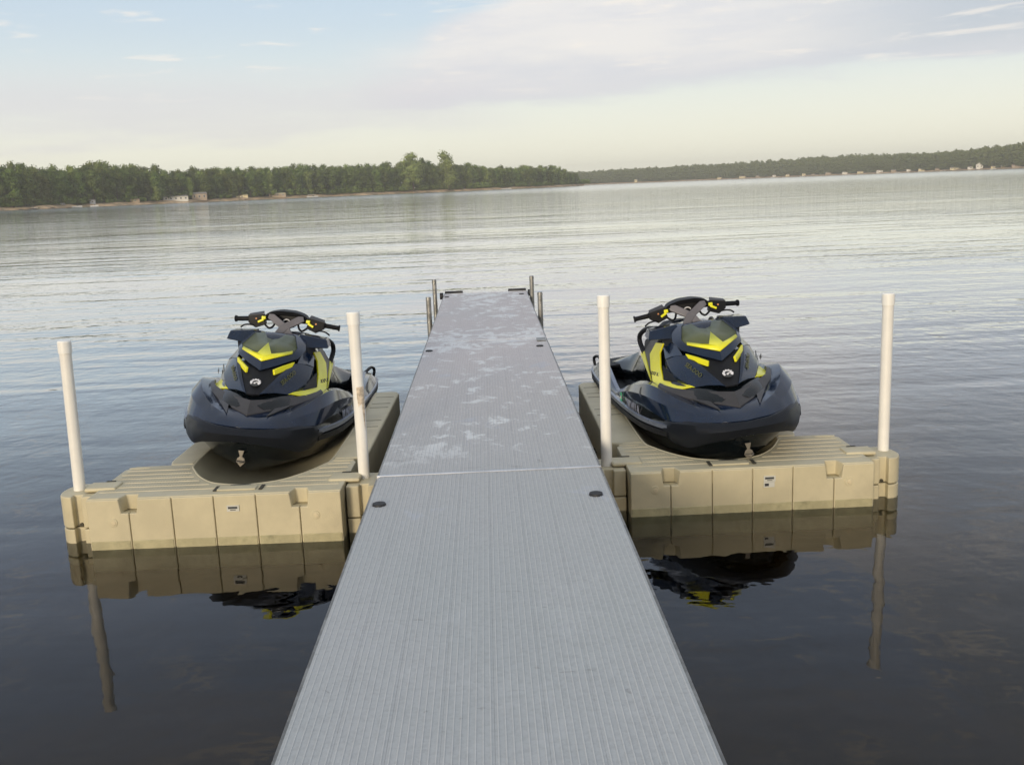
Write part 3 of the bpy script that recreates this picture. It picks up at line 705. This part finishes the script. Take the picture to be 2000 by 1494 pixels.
    # console behind the screen
    K = [(.85, .985, .05, .98, .08, .95), (.95, 1.030, .13, 1.025, .20, .98), (1.05, 1.03, .16, 1.02, .22, .96), (1.2, .985, .14, .985, .24, .92), (1.4, .97, .12, .98, .23, .90), (1.65, .955, .10, .945, .21, .87)]
    rows = [[(0, y, a), (x1*.7, y, a-.004), (x1, y, z1), (x2, y, z2)] for y, a, x1, z1, x2, z2 in K]
    half(resample(rows, 3), 'navy_gelcoat', 'console', E, sm=30)
    for s in (-1, 1):   # mirror pods
        v = [(.19, .95, .945), (.18, 1.12, .95), (.16, 1.18, 1.025), (.16, 1.0, 1.040), (.368, 1.045, .948), (.362, 1.22, .95), (.340, 1.21, 1.008), (.348, 1.06, 1.010)]
        side('mirror_pod', v, [(0, 4, 7, 3), (1, 2, 6, 5), (3, 7, 6, 2), (0, 1, 5, 4), (4, 5, 6, 7), (0, 3, 2, 1)], 'navy_gelcoat', E, s, bevel=.010, seg=3)
        plate('pod_mount', [(.19, .92, .90), (.255, .98, .895), (.28, 1.04, .95), (.20, .97, .955)], 'black_matte', E, s, .02)
    # seat
    Q = [(1.62, .965, .09), (1.8, .95, .13), (2.0, .89, .135), (2.3, .79, .14), (2.5, .72, .14), (2.62, .63, .12)]
    rows = [[(0, y, z), (a*.7, y, z-.006), (a, y, z-.04), (a+.02, y, z-.14)] for y, z, a in Q]
    half(resample(rows, 3), 'seat_vinyl', 'seat', E, sm=60)
    # steering fork, bar and controls
    yb = 1.35
    fk = [(.060, -.012, .975), (.115, -.012, .99), (.10, 0, 1.0)]
    for s in (-1, 1):
        pts = [(-.080*s, 1.25, .975), (-.022*s, 1.25, .975), (.030*s, 1.27, 1.03), (.135*s, 1.325, 1.09), (.125*s, 1.325, 1.125), (.088*s, 1.325, 1.124), (-.030*s, 1.275, 1.052)]
        pts = [(a, b-(.004 if s > 0 else 0), c_) for a, b, c_ in pts]
        obj('steering_fork', [p for p in pts], [(0, 1, 2, 6), (2, 3, 4, 5, 6)], 'fork_grey', E, solid=.028, bevel=.005)
    rows = []
    for x, z, d_ in ((-.16, 1.112, .03), (-.13, 1.135, .045), (-.06, 1.153, .055), (0, 1.155, .06), (.06, 1.153, .055), (.13, 1.135, .045), (.16, 1.112, .03)):
        rows.append([(x, yb-d_*.3, z-.028), (x, yb-d_*.5, z), (x, yb+d_*1.4, z+.003), (x, yb+d_*1.6, z-.05)])
    obj('bar_pad', *grid(resample(rows, 3), close=True), 'black_matte', E, sm=40)
    obj('pad_core', *prism([(-.05, 1.03), (.05, 1.03), (.10, 1.125), (-.10, 1.125)], yb+.015, yb+.08, 'y'), 'black_matte', E, bevel=.012)
    rr = tube([(.0+.028*math.sin(a), yb-.006, 1.065+.028*math.cos(a)) for a in np.linspace(-1.1, 1.1, 9)], .005, 6); obj('ignition_ring', *rr, 'chrome_white', E, sm=60)
    for s in (-1, 1):
        side('handlebar', *tube([(.10*s*s, yb, 1.085), (.17, yb+.005, 1.085), (.27, yb+.02, 1.072), (.30, yb+.03, 1.07)], .014, 10), 'black_matte', E, s, sm=60)
        g = side('grip', *tube([(.262, yb+.015, 1.072), (.275, yb+.018, 1.072), (.372, yb+.04, 1.06), (.380, yb+.042, 1.059), (.382, yb+.043, 1.059), (.392, yb+.045, 1.058)], [.0165, .0185, .0175, .0175, .024, .024], 14), 'seat_vinyl', E, s, sm=40)
        v = [(.150, yb-.03, 1.042), (.225, yb-.03, 1.012), (.282, yb-.02, 1.045), (.286, yb-.02, 1.094), (.17, yb-.03, 1.118)]
        v += [(x, y+.06, z) for x, y, z in v]
        side('switch_housing', v, [(0, 1, 2, 3, 4), (9, 8, 7, 6, 5), (0, 5, 6, 1), (1, 6, 7, 2), (2, 7, 8, 3), (3, 8, 9, 4), (4, 9, 5, 0)], 'black_matte', E, s, bevel=.006)
        v = [(.165, yb-.025, 1.118), (.285, yb-.017, 1.094), (.28, yb+.03, 1.106), (.175, yb+.03, 1.134)]
        plate('housing_cap', v, 'trim_grey', E, s, .012, bevel=.004)
        side('yellow_button', *box(.150, .180, yb-.048, yb-.028, 1.082, 1.106), 'yellow_paint', E, s, bevel=.004)
        v, f = box(-.024, .024, -.009, .009, -.008, .008); mm = Matrix.Rotation(.5, 4, 'Y')
        v = [mm @ Vector(q)+Vector((.185, yb-.04, 1.070)) for q in v]
        side('yellow_button', v, f, 'yellow_paint', E, s, bevel=.003)
        side('screw_dot', *cyl((.222, yb-.034, 1.082), (.222, yb-.028, 1.082), .006, n=8), 'orange_dot', E, s)
        side('lever', *tube(spline([(.235, yb-.025, 1.03), (.27, yb-.045, 1.035), (.305, yb-.05, 1.028), (.33, yb-.04, 1.008)], 4), .006, 8), 'black_matte', E, s, sm=60)
        side('cable_loop', *tube(spline([(.16, yb-.02, 1.045), (.125, yb-.03, 1.02), (.10, yb-.02, 1.03), (.085, yb, 1.06)], 4), .008, 8), 'black_matte', E, s, sm=60)
    # round emblem: dark disc, cog-like ring and hook
    ec = Vector((0, .398, .768)); et = (ce[2][1]-ce[1][1], ce[2][2]-ce[1][2]); emf = frame(ec+Vector((0, -.008, .006)), (1, 0, 0), (0, et[0], et[1]))
    em = obj('emblem', *cyl((0, 0, -.004), (0, 0, .002), .036, n=28), 'ink', E, sm=40); em.matrix_local = emf
    v, f = [], []
    K_ = 48
    for k in range(K_+1):
        a = R(200-k*265/K_+20); ro = .0355 if (k//3) % 2 or k < 12 or k > 38 else .0295
        ri = .0195 if k > 4 else .022
        for r_ in (ri, ro): v += [(r_*math.cos(a), r_*math.sin(a), .0035)]
    f = [(2*k, 2*k+1, 2*k+3, 2*k+2) for k in range(K_)]
    obj('emblem_ring', v, f, 'chrome_white', em, solid=.002)
    obj('emblem_hook', *join(cyl((-.004, -.010, .002), (-.004, -.010, .005), .007, n=12), box(.0, .026, -.004, .004, .002, .005)), 'chrome_white', em)
    # tow eye
    obj('tow_plate', *prism([(-.022, .335), (-.03, .31), (0, .275), (.03, .31), (.022, .335), (.008, .345), (.02, .385), (-.02, .385), (-.008, .345)], .085, .097, 'y'), 'steel', E, bevel=.003)
    obj('tow_eye', *tube([(.022*math.cos(a), .085-.035*math.sin(a), .315) for a in np.linspace(0, math.pi, 10)], .0055, 8), 'steel', E, sm=60)
    # stern: platform, grab handle
    obj('swim_platform', *box(-.42, .42, 2.95, 3.30, .40, .43), 'seat_vinyl', E, bevel=.01)
    for s in (-1, 1):
        side('stern_grab', *tube(spline([(.44, 2.98, .47), (.46, 3.12, .485), (.47, 3.25, .48), (.49, 3.32, .45), (.49, 3.31, .38)], 5), .014, 8), 'black_matte', E, s, sm=60)
    return E
def place(E, X, Y, Z, yaw, roll, pitch):
    m = Matrix.Translation((X, Y, Z)) @ Matrix.Rotation(yaw, 4, 'Z') @ Matrix.Rotation(pitch, 4, 'X') @ Matrix.Rotation(roll, 4, 'Y')
    E.matrix_world = m
pw = make_pwc('MI 1421 A', 'navy and yellow jet ski on the left lift with its handlebar low to the right')
place(pw, -1.666, 6.061, .043, .001, .140, -.026)
pw2 = make_pwc('MI 1411 A', 'navy and yellow jet ski on the right lift resting further forward over the front edge')
place(pw2, 1.622, 5.85, 0, .035, -.112, 0)

# ------------------------------------------------------------------ trees
def crown_mesh(name, hgt, wid, seed, nleaf, mtl, shape='round', lsz=.9):
    r = np.random.default_rng(seed); V = []; Fc = []
    lobes = []
    nl = 11 if shape != 'column' else 9
    for k in range(nl):
        if shape == 'column': c = np.array([r.normal()*wid*.08, r.normal()*wid*.08, hgt*(.18+.78*k/nl)]); s = wid*(.36-.10*max(0, k/nl-.5))
        else:
            a = r.uniform(0, 6.28); q = r.uniform(0, 1)**.5*wid*.30; z = hgt*r.uniform(.32, .84)
            c = np.array([q*math.cos(a), q*math.sin(a), z]); s = wid*r.uniform(.2, .32)*(1-.35*max(0, z/hgt-.6))
        lobes.append((c, s))
    if shape != 'column': lobes.append((np.array([0, 0, hgt*.55]), wid*.36)); lobes.append((np.array([0, 0, hgt*.85]), wid*.22))
    if shape != 'column':
        for k in range(6):
            a = r.uniform(0, 6.28); lobes.append((np.array([math.cos(a)*wid*.28, math.sin(a)*wid*.28, hgt*r.uniform(.1, .3)]), wid*r.uniform(.16, .24)))
    tot = sum(s*s for _, s in lobes)
    for c, s in lobes:
        n = int(nleaf*s*s/tot)
        for _ in range(n):
            d = r.normal(size=3); d /= np.linalg.norm(d); p = c+d*s*r.uniform(.72, 1.08)*np.array([1, 1, .85])
            p[2] = max(p[2], .3)
            nrm = d+r.normal(size=3)*.55; nrm /= np.linalg.norm(nrm)
            t1 = np.cross(nrm, r.normal(size=3)); t1 /= np.linalg.norm(t1); t2 = np.cross(nrm, t1); z = lsz*r.uniform(.55, 1.25)
            i = len(V); V += [tuple(p+t1*z*.5), tuple(p+t2*z*.42), tuple(p-t1*z*.5), tuple(p-t2*z*.42)]; Fc.append((i, i+1, i+2, i+3))
        # dark inner mass so that the far side does not show through everywhere
        i = len(V); k = s*.74
        oc = [(1, 0, 0), (0, 1, 0), (-1, 0, 0), (0, -1, 0), (0, 0, .85), (0, 0, -.85)]
        V += [tuple(c+np.array(q)*k) for q in oc]
        Fc += [(i, i+1, i+4), (i+1, i+2, i+4), (i+2, i+3, i+4), (i+3, i, i+4), (i+1, i, i+5), (i+2, i+1, i+5), (i+3, i+2, i+5), (i, i+3, i+5)]
    return V, Fc
def mk(name, V, Fc, m):
    me = bpy.data.meshes.new(name); me.from_pydata(V, [], Fc); me.materials.append(MT[m]); return me
var = []
for k in range(6):
    hgt = 20; V, Fc = crown_mesh('crown', hgt, 12, 100+k, 1500, None, lsz=1.0)
    var.append(mk('crown', V, Fc, 'leaf_light' if k in (2, 5) else 'leaf_dark'))
tv, tf = join(cyl((0, 0, -.5), (0, 0, 9), .38, .22, 8), tube([(0, 0, 6), (1.5, .4, 9), (2.6, .8, 12)], [.2, .14, .06], 6), tube([(0, 0, 7), (-1.4, -.5, 10), (-2.3, -.6, 13)], [.2, .14, .06], 6))
trunk_me = mk('trunk', [tuple(v) for v in tv], tf, 'bark')
# profile of tree tops read off the skyline: (x px, height of top above the waterline in px)
sky_prof = [(-330, 88), (0, 82), (100, 77), (160, 76), (233, 78), (280, 70), (330, 65), (400, 62), (480, 60), (560, 64), (640, 58), (720, 58), (790, 60), (810, 72), (835, 66), (860, 58), (900, 58), (930, 48), (1000, 44), (1060, 43), (1090, 41), (1110, 26), (1140, 22)]
def tree(x, D, h, wid, me, lab, grp, cat='tree'):
    p = shore_pt(x, D)
    e = empty('broadleaf_tree', (p.x, p.y, 1.8), lab, cat, grp)
    e.rotation_euler = (0, 0, rnd.uniform(0, 6.28)); e.scale = (wid/12, wid/12, h/20)
    for nm, mm in (('crown', me), ('trunk', trunk_me)):
        o = bpy.data.objects.new(nm, mm); C.objects.link(o); o.parent = e
    return e
cnt = 0
for row, (off, hk, lab) in enumerate(((13, .86, 'dark green broadleaf tree in the front row on the left shore'), (32, 1.0, 'dark green broadleaf tree behind the front row on the left shore'), (60, 1.02, 'broadleaf tree whose top shows over the left shore woods'))):
    x = -60
    while x < 1128:
        D = along(leftS, x)+off+rnd.uniform(-4, 4); hpx = along(sky_prof, x)
        h = hpx/F_PX*D*hk*rnd.uniform(.80, 1.0); wid = max(8, min(13, h*.52))*rnd.uniform(.85, 1.15)
        if x > 1085: wid *= .8
        me = var[rnd.choice((0, 1, 3, 4, 0, 1, 3, 4, 2, 5))] if x < 500 else var[rnd.randrange(6)]
        tree(x, D, h, wid, me, lab.replace('dark green', 'pale green') if me in (var[2], var[5]) else lab, ('front row of trees on the left shore', 'second row of trees on the left shore', 'rear trees of the left shore woods')[row])
        cnt += 1; x += wid*F_PX/D*(.50 if row else .46)
V, Fc = crown_mesh('c', 20, 12, 55, 2400, None, lsz=.75); ml = mk('crown', V, Fc, 'leaf_pale')
tree(808, along(leftS, 808)+6, 33, 22, ml, 'tall pale green round tree rising above the left shore woods', None)
V, Fc = crown_mesh('c', 20, 12, 56, 2000, None, 'column', lsz=.75); mc = mk('crown', V, Fc, 'leaf_pale')
tree(877, along(leftS, 877)+3, 32.5, 17, mc, 'tall narrow poplar standing out of the left shore treeline', None)
V, Fc = crown_mesh('c', 20, 12, 57, 700, None, 'column', lsz=1.2); mc2 = mk('crown', V, Fc, 'leaf_light')
tree(309, along(leftS, 309)+5, 9.5, 7, mc2, 'small conical light green tree left of the white bungalow', None)
# far wood: one mass
arr_v, arr_f = [], []; base_n = 0
CR = [crown_mesh('c', 20, 14, 300+k, 420, None, lsz=1.8) for k in range(5)]
far_prof = [(1040, 27), (1160, 27), (1200, 29), (1300, 30), (1390, 31), (1500, 34), (1600, 37), (1700, 37), (1800, 34), (1900, 38), (1960, 42), (2000, 45), (2350, 55)]
x = 1060
while x < 2080:
    for off, hk in ((20, .50), (24, .72), (42, .95), (76, 1.04)):
        D = along(farS, x)+off+rnd.uniform(-6, 6); h = (along(far_prof, x)-2)/F_PX*D*hk*rnd.uniform(.88, 1.0); wd = rnd.uniform(11, 17)
        v, f = CR[rnd.randrange(5)]; A = np.array(v); a = rnd.uniform(0, 6.28); ca, sa = math.cos(a), math.sin(a)
        p = shore_pt(x+rnd.uniform(-4, 4), D)
        Bv = np.stack([(A[:, 0]*ca-A[:, 1]*sa)*wd/12+p.x, (A[:, 0]*sa+A[:, 1]*ca)*wd/12+p.y, A[:, 2]*h/20+1.8], 1)
        arr_v.append(Bv); arr_f += [tuple(i+base_n for i in q) for q in f]; base_n += len(A)
    x += 4.6*F_PX/along(farS, x)
o = obj('far_wood', np.concatenate(arr_v).tolist(), arr_f, 'leaf_mid', fix=False); tag(o, 'distant wood along the right shore reading as one green band', None, None, 'stuff')
# shrubs along the left beach: one mass
arr_v, arr_f = [], []; base_n = 0
SH = [crown_mesh('c', 20, 12, 500+k, 160, None, lsz=2.4) for k in range(3)]
for k in range(330):
    x = rnd.uniform(-60, 1150); 
    if 318 < x < 410 or 455 < x < 565: continue
    D = along(leftS, x)+rnd.uniform(8, 14); v, f = SH[k % 3]; A = np.array(v); p = shore_pt(x, D); sc = rnd.uniform(2, 4.5)*(1.3 if x > 560 else .9)
    if rnd.random() < .4 and x < 560: continue
    arr_v.append(np.stack([A[:, 0]*sc/10+p.x, A[:, 1]*sc/10+p.y, A[:, 2]*sc/20+1.7], 1)); arr_f += [tuple(i+base_n for i in q) for q in f]; base_n += len(A)
o = obj('shore_shrubs', np.concatenate(arr_v).tolist(), arr_f, 'leaf_light', fix=False); tag(o, 'low shrubs and reeds along the left beach', None, None, 'stuff')

# ------------------------------------------------------------------ houses, boats on the shores
def house(x, D, w_, h_, d_, roof, wall, rf, lab, wins=3, cat='house', gable=False):
    p = shore_pt(x, D); e = empty('shore_house', (p.x, p.y, 1.5), lab, cat); e.rotation_euler = (0, 0, -math.atan2(p.x, p.y)+rnd.uniform(-.15, .15))
    v, f = box(-w_/2, w_/2, 0, d_, -.6, h_)
    if gable: v, f = prism([(-w_/2, -.6), (w_/2, -.6), (w_/2, h_), (0, h_+roof), (-w_/2, h_)], 0, d_, 'y')
    obj('wall', v, f, wall, e)
    if gable: rv, rfc = join(*[prism([(0, h_+roof+.02), (s*(w_/2+.4), h_-.15), (s*(w_/2+.4), h_+.1), (0, h_+roof+.3)], -.4, d_+.4, 'y') for s in (-1, 1)])
    else:
        rv = [(-w_/2-.4, -.5, h_+.01), (w_/2+.4, -.5, h_+.01), (w_/2+.4, d_+.5, h_+.01), (-w_/2-.4, d_+.5, h_+.01), (-w_/2+.6, d_/2, h_+roof), (w_/2-.6, d_/2, h_+roof)]
        rfc = [(0, 1, 5, 4), (2, 3, 4, 5), (1, 2, 5), (3, 0, 4), (3, 2, 1, 0)]
    obj('roof', rv, rfc, rf, e)
    for k in range(wins):
        cx_ = -w_/2+w_*(k+.5)/wins; ww = min(1.3, w_/wins*.5)
        fr2 = obj('window', *box(cx_-ww/2, cx_+ww/2, -.09, .02, h_*.38, h_*.80), 'boat_white', e)
        obj('pane', *box(cx_-ww/2+.12, cx_+ww/2-.12, -.12, -.085, h_*.38+.12, h_*.80-.12), 'pane', fr2)
    return e
L_ = lambda x: along(leftS, x); Ff = lambda x: along(farS, x)
house(344, L_(344)+6, 15.5, 2.7, 7, .9, 'white_wall', 'grey_roof', 'long low white bungalow on the left shore', 5)
house(390, L_(390)+5, 9.5, 4.0, 7, 1.2, 'tan_wall', 'grey_roof', 'tan two-window house right of the white bungalow', 3)
house(473, L_(473)+8, 8, 1.9, 5, .7, 'cream_wall', 'cream_wall', 'small cream yellow shed on the left beach', 1, 'shed')
house(542, L_(542)+7, 12, 1.9, 5, .8, 'tan_wall', 'cream_wall', 'low tan cabin nearest the bushy part of the left shore', 3, 'cabin')
house(264, L_(264)+8, 5.5, 2.0, 5, .7, 'tan_wall', 'brown_roof', 'small brown hut left of the conical tree', 1, 'hut')
house(181, L_(181)+8, 3.2, 2.4, 3, .6, 'grey_wall', 'grey_roof', 'small blue grey boathouse on the left beach', 1, 'boathouse')
house(120, L_(120)+10, 4.5, 1.3, 3, .4, 'grey_wall', 'grey_roof', 'leftmost low grey shed under the trees', 1, 'shed')
house(1913, Ff(1913)+6, 8, 5.0, 8, 2.4, 'white_wall', 'grey_roof', 'tall white gabled house on the right shore', 2, gable=True)
house(1866, Ff(1866)+6, 13, 2.4, 6, 1.2, 'cream_wall', 'grey_roof', 'long pale cottage left of the tall white gabled house', 3, 'cottage')
house(1984, Ff(1984)+6, 9, 2.8, 6, 1.2, 'tan_wall', 'brown_roof', 'rightmost tan cottage on the right shore', 2, 'cottage')
house(1718, Ff(1718)+6, 9, 3, 6, 1.3, 'white_wall', 'brown_roof', 'white cottage with brown roof right of the middle of the far shore', 2, 'cottage')
house(1618, Ff(1618)+6, 9, 2.8, 6, 1.2, 'tan_wall', 'grey_roof', 'tan cottage by the docks of the far shore', 2, 'cottage')
house(1450, Ff(1450)+6, 10, 2.6, 6, 1.2, 'cream_wall', 'brown_roof', 'cream cottage where the far beach begins', 2, 'cottage')
house(1538, Ff(1538)+6, 6, 2.6, 6, 1.2, 'cream_wall', 'brown_roof', 'small cream cottage between two tan ones on the far shore', 1, 'cottage')
house(1242, Ff(1242)+4, 5, 3.6, 4, 1, 'cream_wall', 'cream_wall', 'lone pale yellow cottage at the left of the far shore', 1, 'cottage')
for k, x in enumerate((1405, 1480, 1512, 1570, 1588, 1650, 1680, 1745, 1775, 1800, 1832, 1895, 1940, 1962)):
    e_ = house(x, Ff(x)+rnd.uniform(5, 9), rnd.uniform(5, 9), rnd.uniform(2.0, 3.2), 5, 1.0, ('cream_wall', 'tan_wall', 'white_wall')[k % 3], ('brown_roof', 'grey_roof')[k % 2], 'tiny cottage half hidden among the far shore trees', 1, 'cottage')
    e_['group'] = 'tiny cottages along the far shore'
def boat(x, D, L, lab, top=False):
    p = shore_pt(x, D); e = empty('moored_boat', (p.x, p.y, 0), lab, 'boat'); e.rotation_euler = (0, 0, -math.atan2(p.x, p.y)+rnd.uniform(-.2, .2))
    n = 7; rows = []
    for k in range(n):
        s = k/(n-1); x_ = -L/2+L*s; hw_ = L*.15*(1-(max(0, s-.45)/.55)**2); zt = .75+.3*s*s
        rows.append([(x_, -hw_-.01, zt), (x_, -hw_*.8, .1), (x_, 0, -.15), (x_, hw_*.8, .1), (x_, hw_+.01, zt)])
    V, Fc = grid(rows); Fc.append((0, 1, 2, 3, 4)); obj('hull', V, Fc, 'boat_white', e, sm=40)
    obj('deck', [r[0] for r in rows]+[r[4] for r in rows], [tuple(range(n))+tuple(range(2*n-1, n-1, -1))], 'boat_white', e)
    obj('windshield', *box(L*.0, L*.12, -L*.11, L*.11, .8, 1.35), 'pane', e)
    if top:
        obj('canopy', *box(-L*.4, L*.3, -L*.14, L*.14, 2.0, 2.15), 'boat_white', e)
        for sx in (-.38, .28):
            for sy in (-.13, .13): obj('canopy_post', *cyl((L*sx, L*sy, .7), (L*sx, L*sy, 2.0), .05, n=6), 'boat_white', e)
boat(610, L_(610)-6, 8.5, 'white pontoon boat with flat canopy below the left shore shrubs', True)
boat(989, L_(989)-8, 9, 'white motorboat moored off the wooded point')
boat(150, L_(150)-7, 5.5, 'white boat moored left of the blue grey boathouse')
boat(184, L_(184)-6, 4.5, 'smaller white boat moored in front of the blue grey boathouse')
boat(64, L_(64)-6, 4.5, 'leftmost white boat on the left shore')
for k, (x, w_, lab) in enumerate(((1508, 7, 'white boat at the left end of the far docks'), (1565, 6, 'white boat near the small cream cottage'), (1655, 8, 'white boat below the middle of the far beach'),
        (1752, 7, 'white boat right of the brown roofed cottage'), (1800, 9, 'long white boat left of the pale cottage'), (1842, 6, 'white boat in front of the pale cottage'), (1940, 7, 'white boat right of the tall white house'), (1425, 6, 'first white boat of the far shore from the left'))):
    boat(x, Ff(x)-8, w_, lab)
for k in range(26):     # jetties and beach clutter: small piers
    x = rnd.uniform(1430, 2000) if k < 18 else rnd.uniform(20, 560)
    D = (Ff(x) if k < 18 else L_(x)); p = shore_pt(x, D-6); a = -math.atan2(p.x, p.y)
    e = empty('small_pier', (p.x, p.y, 0), 'thin pale pier on the far right beach' if k < 18 else 'thin pale pier on the left beach', 'pier', 'piers on the far right beach' if k < 18 else 'piers on the left beach'); e.rotation_euler = (0, 0, a)
    obj('pier_deck', *box(-1.2, 1.2, -6, 8, .55, .75), 'tan_wall', e)
    for yy in (-5.5, 0): 
        for xx in (-1, 1): obj('pier_post', *cyl((xx, yy, -.5), (xx, yy, 1.1), .1, n=6), 'tan_wall', e)
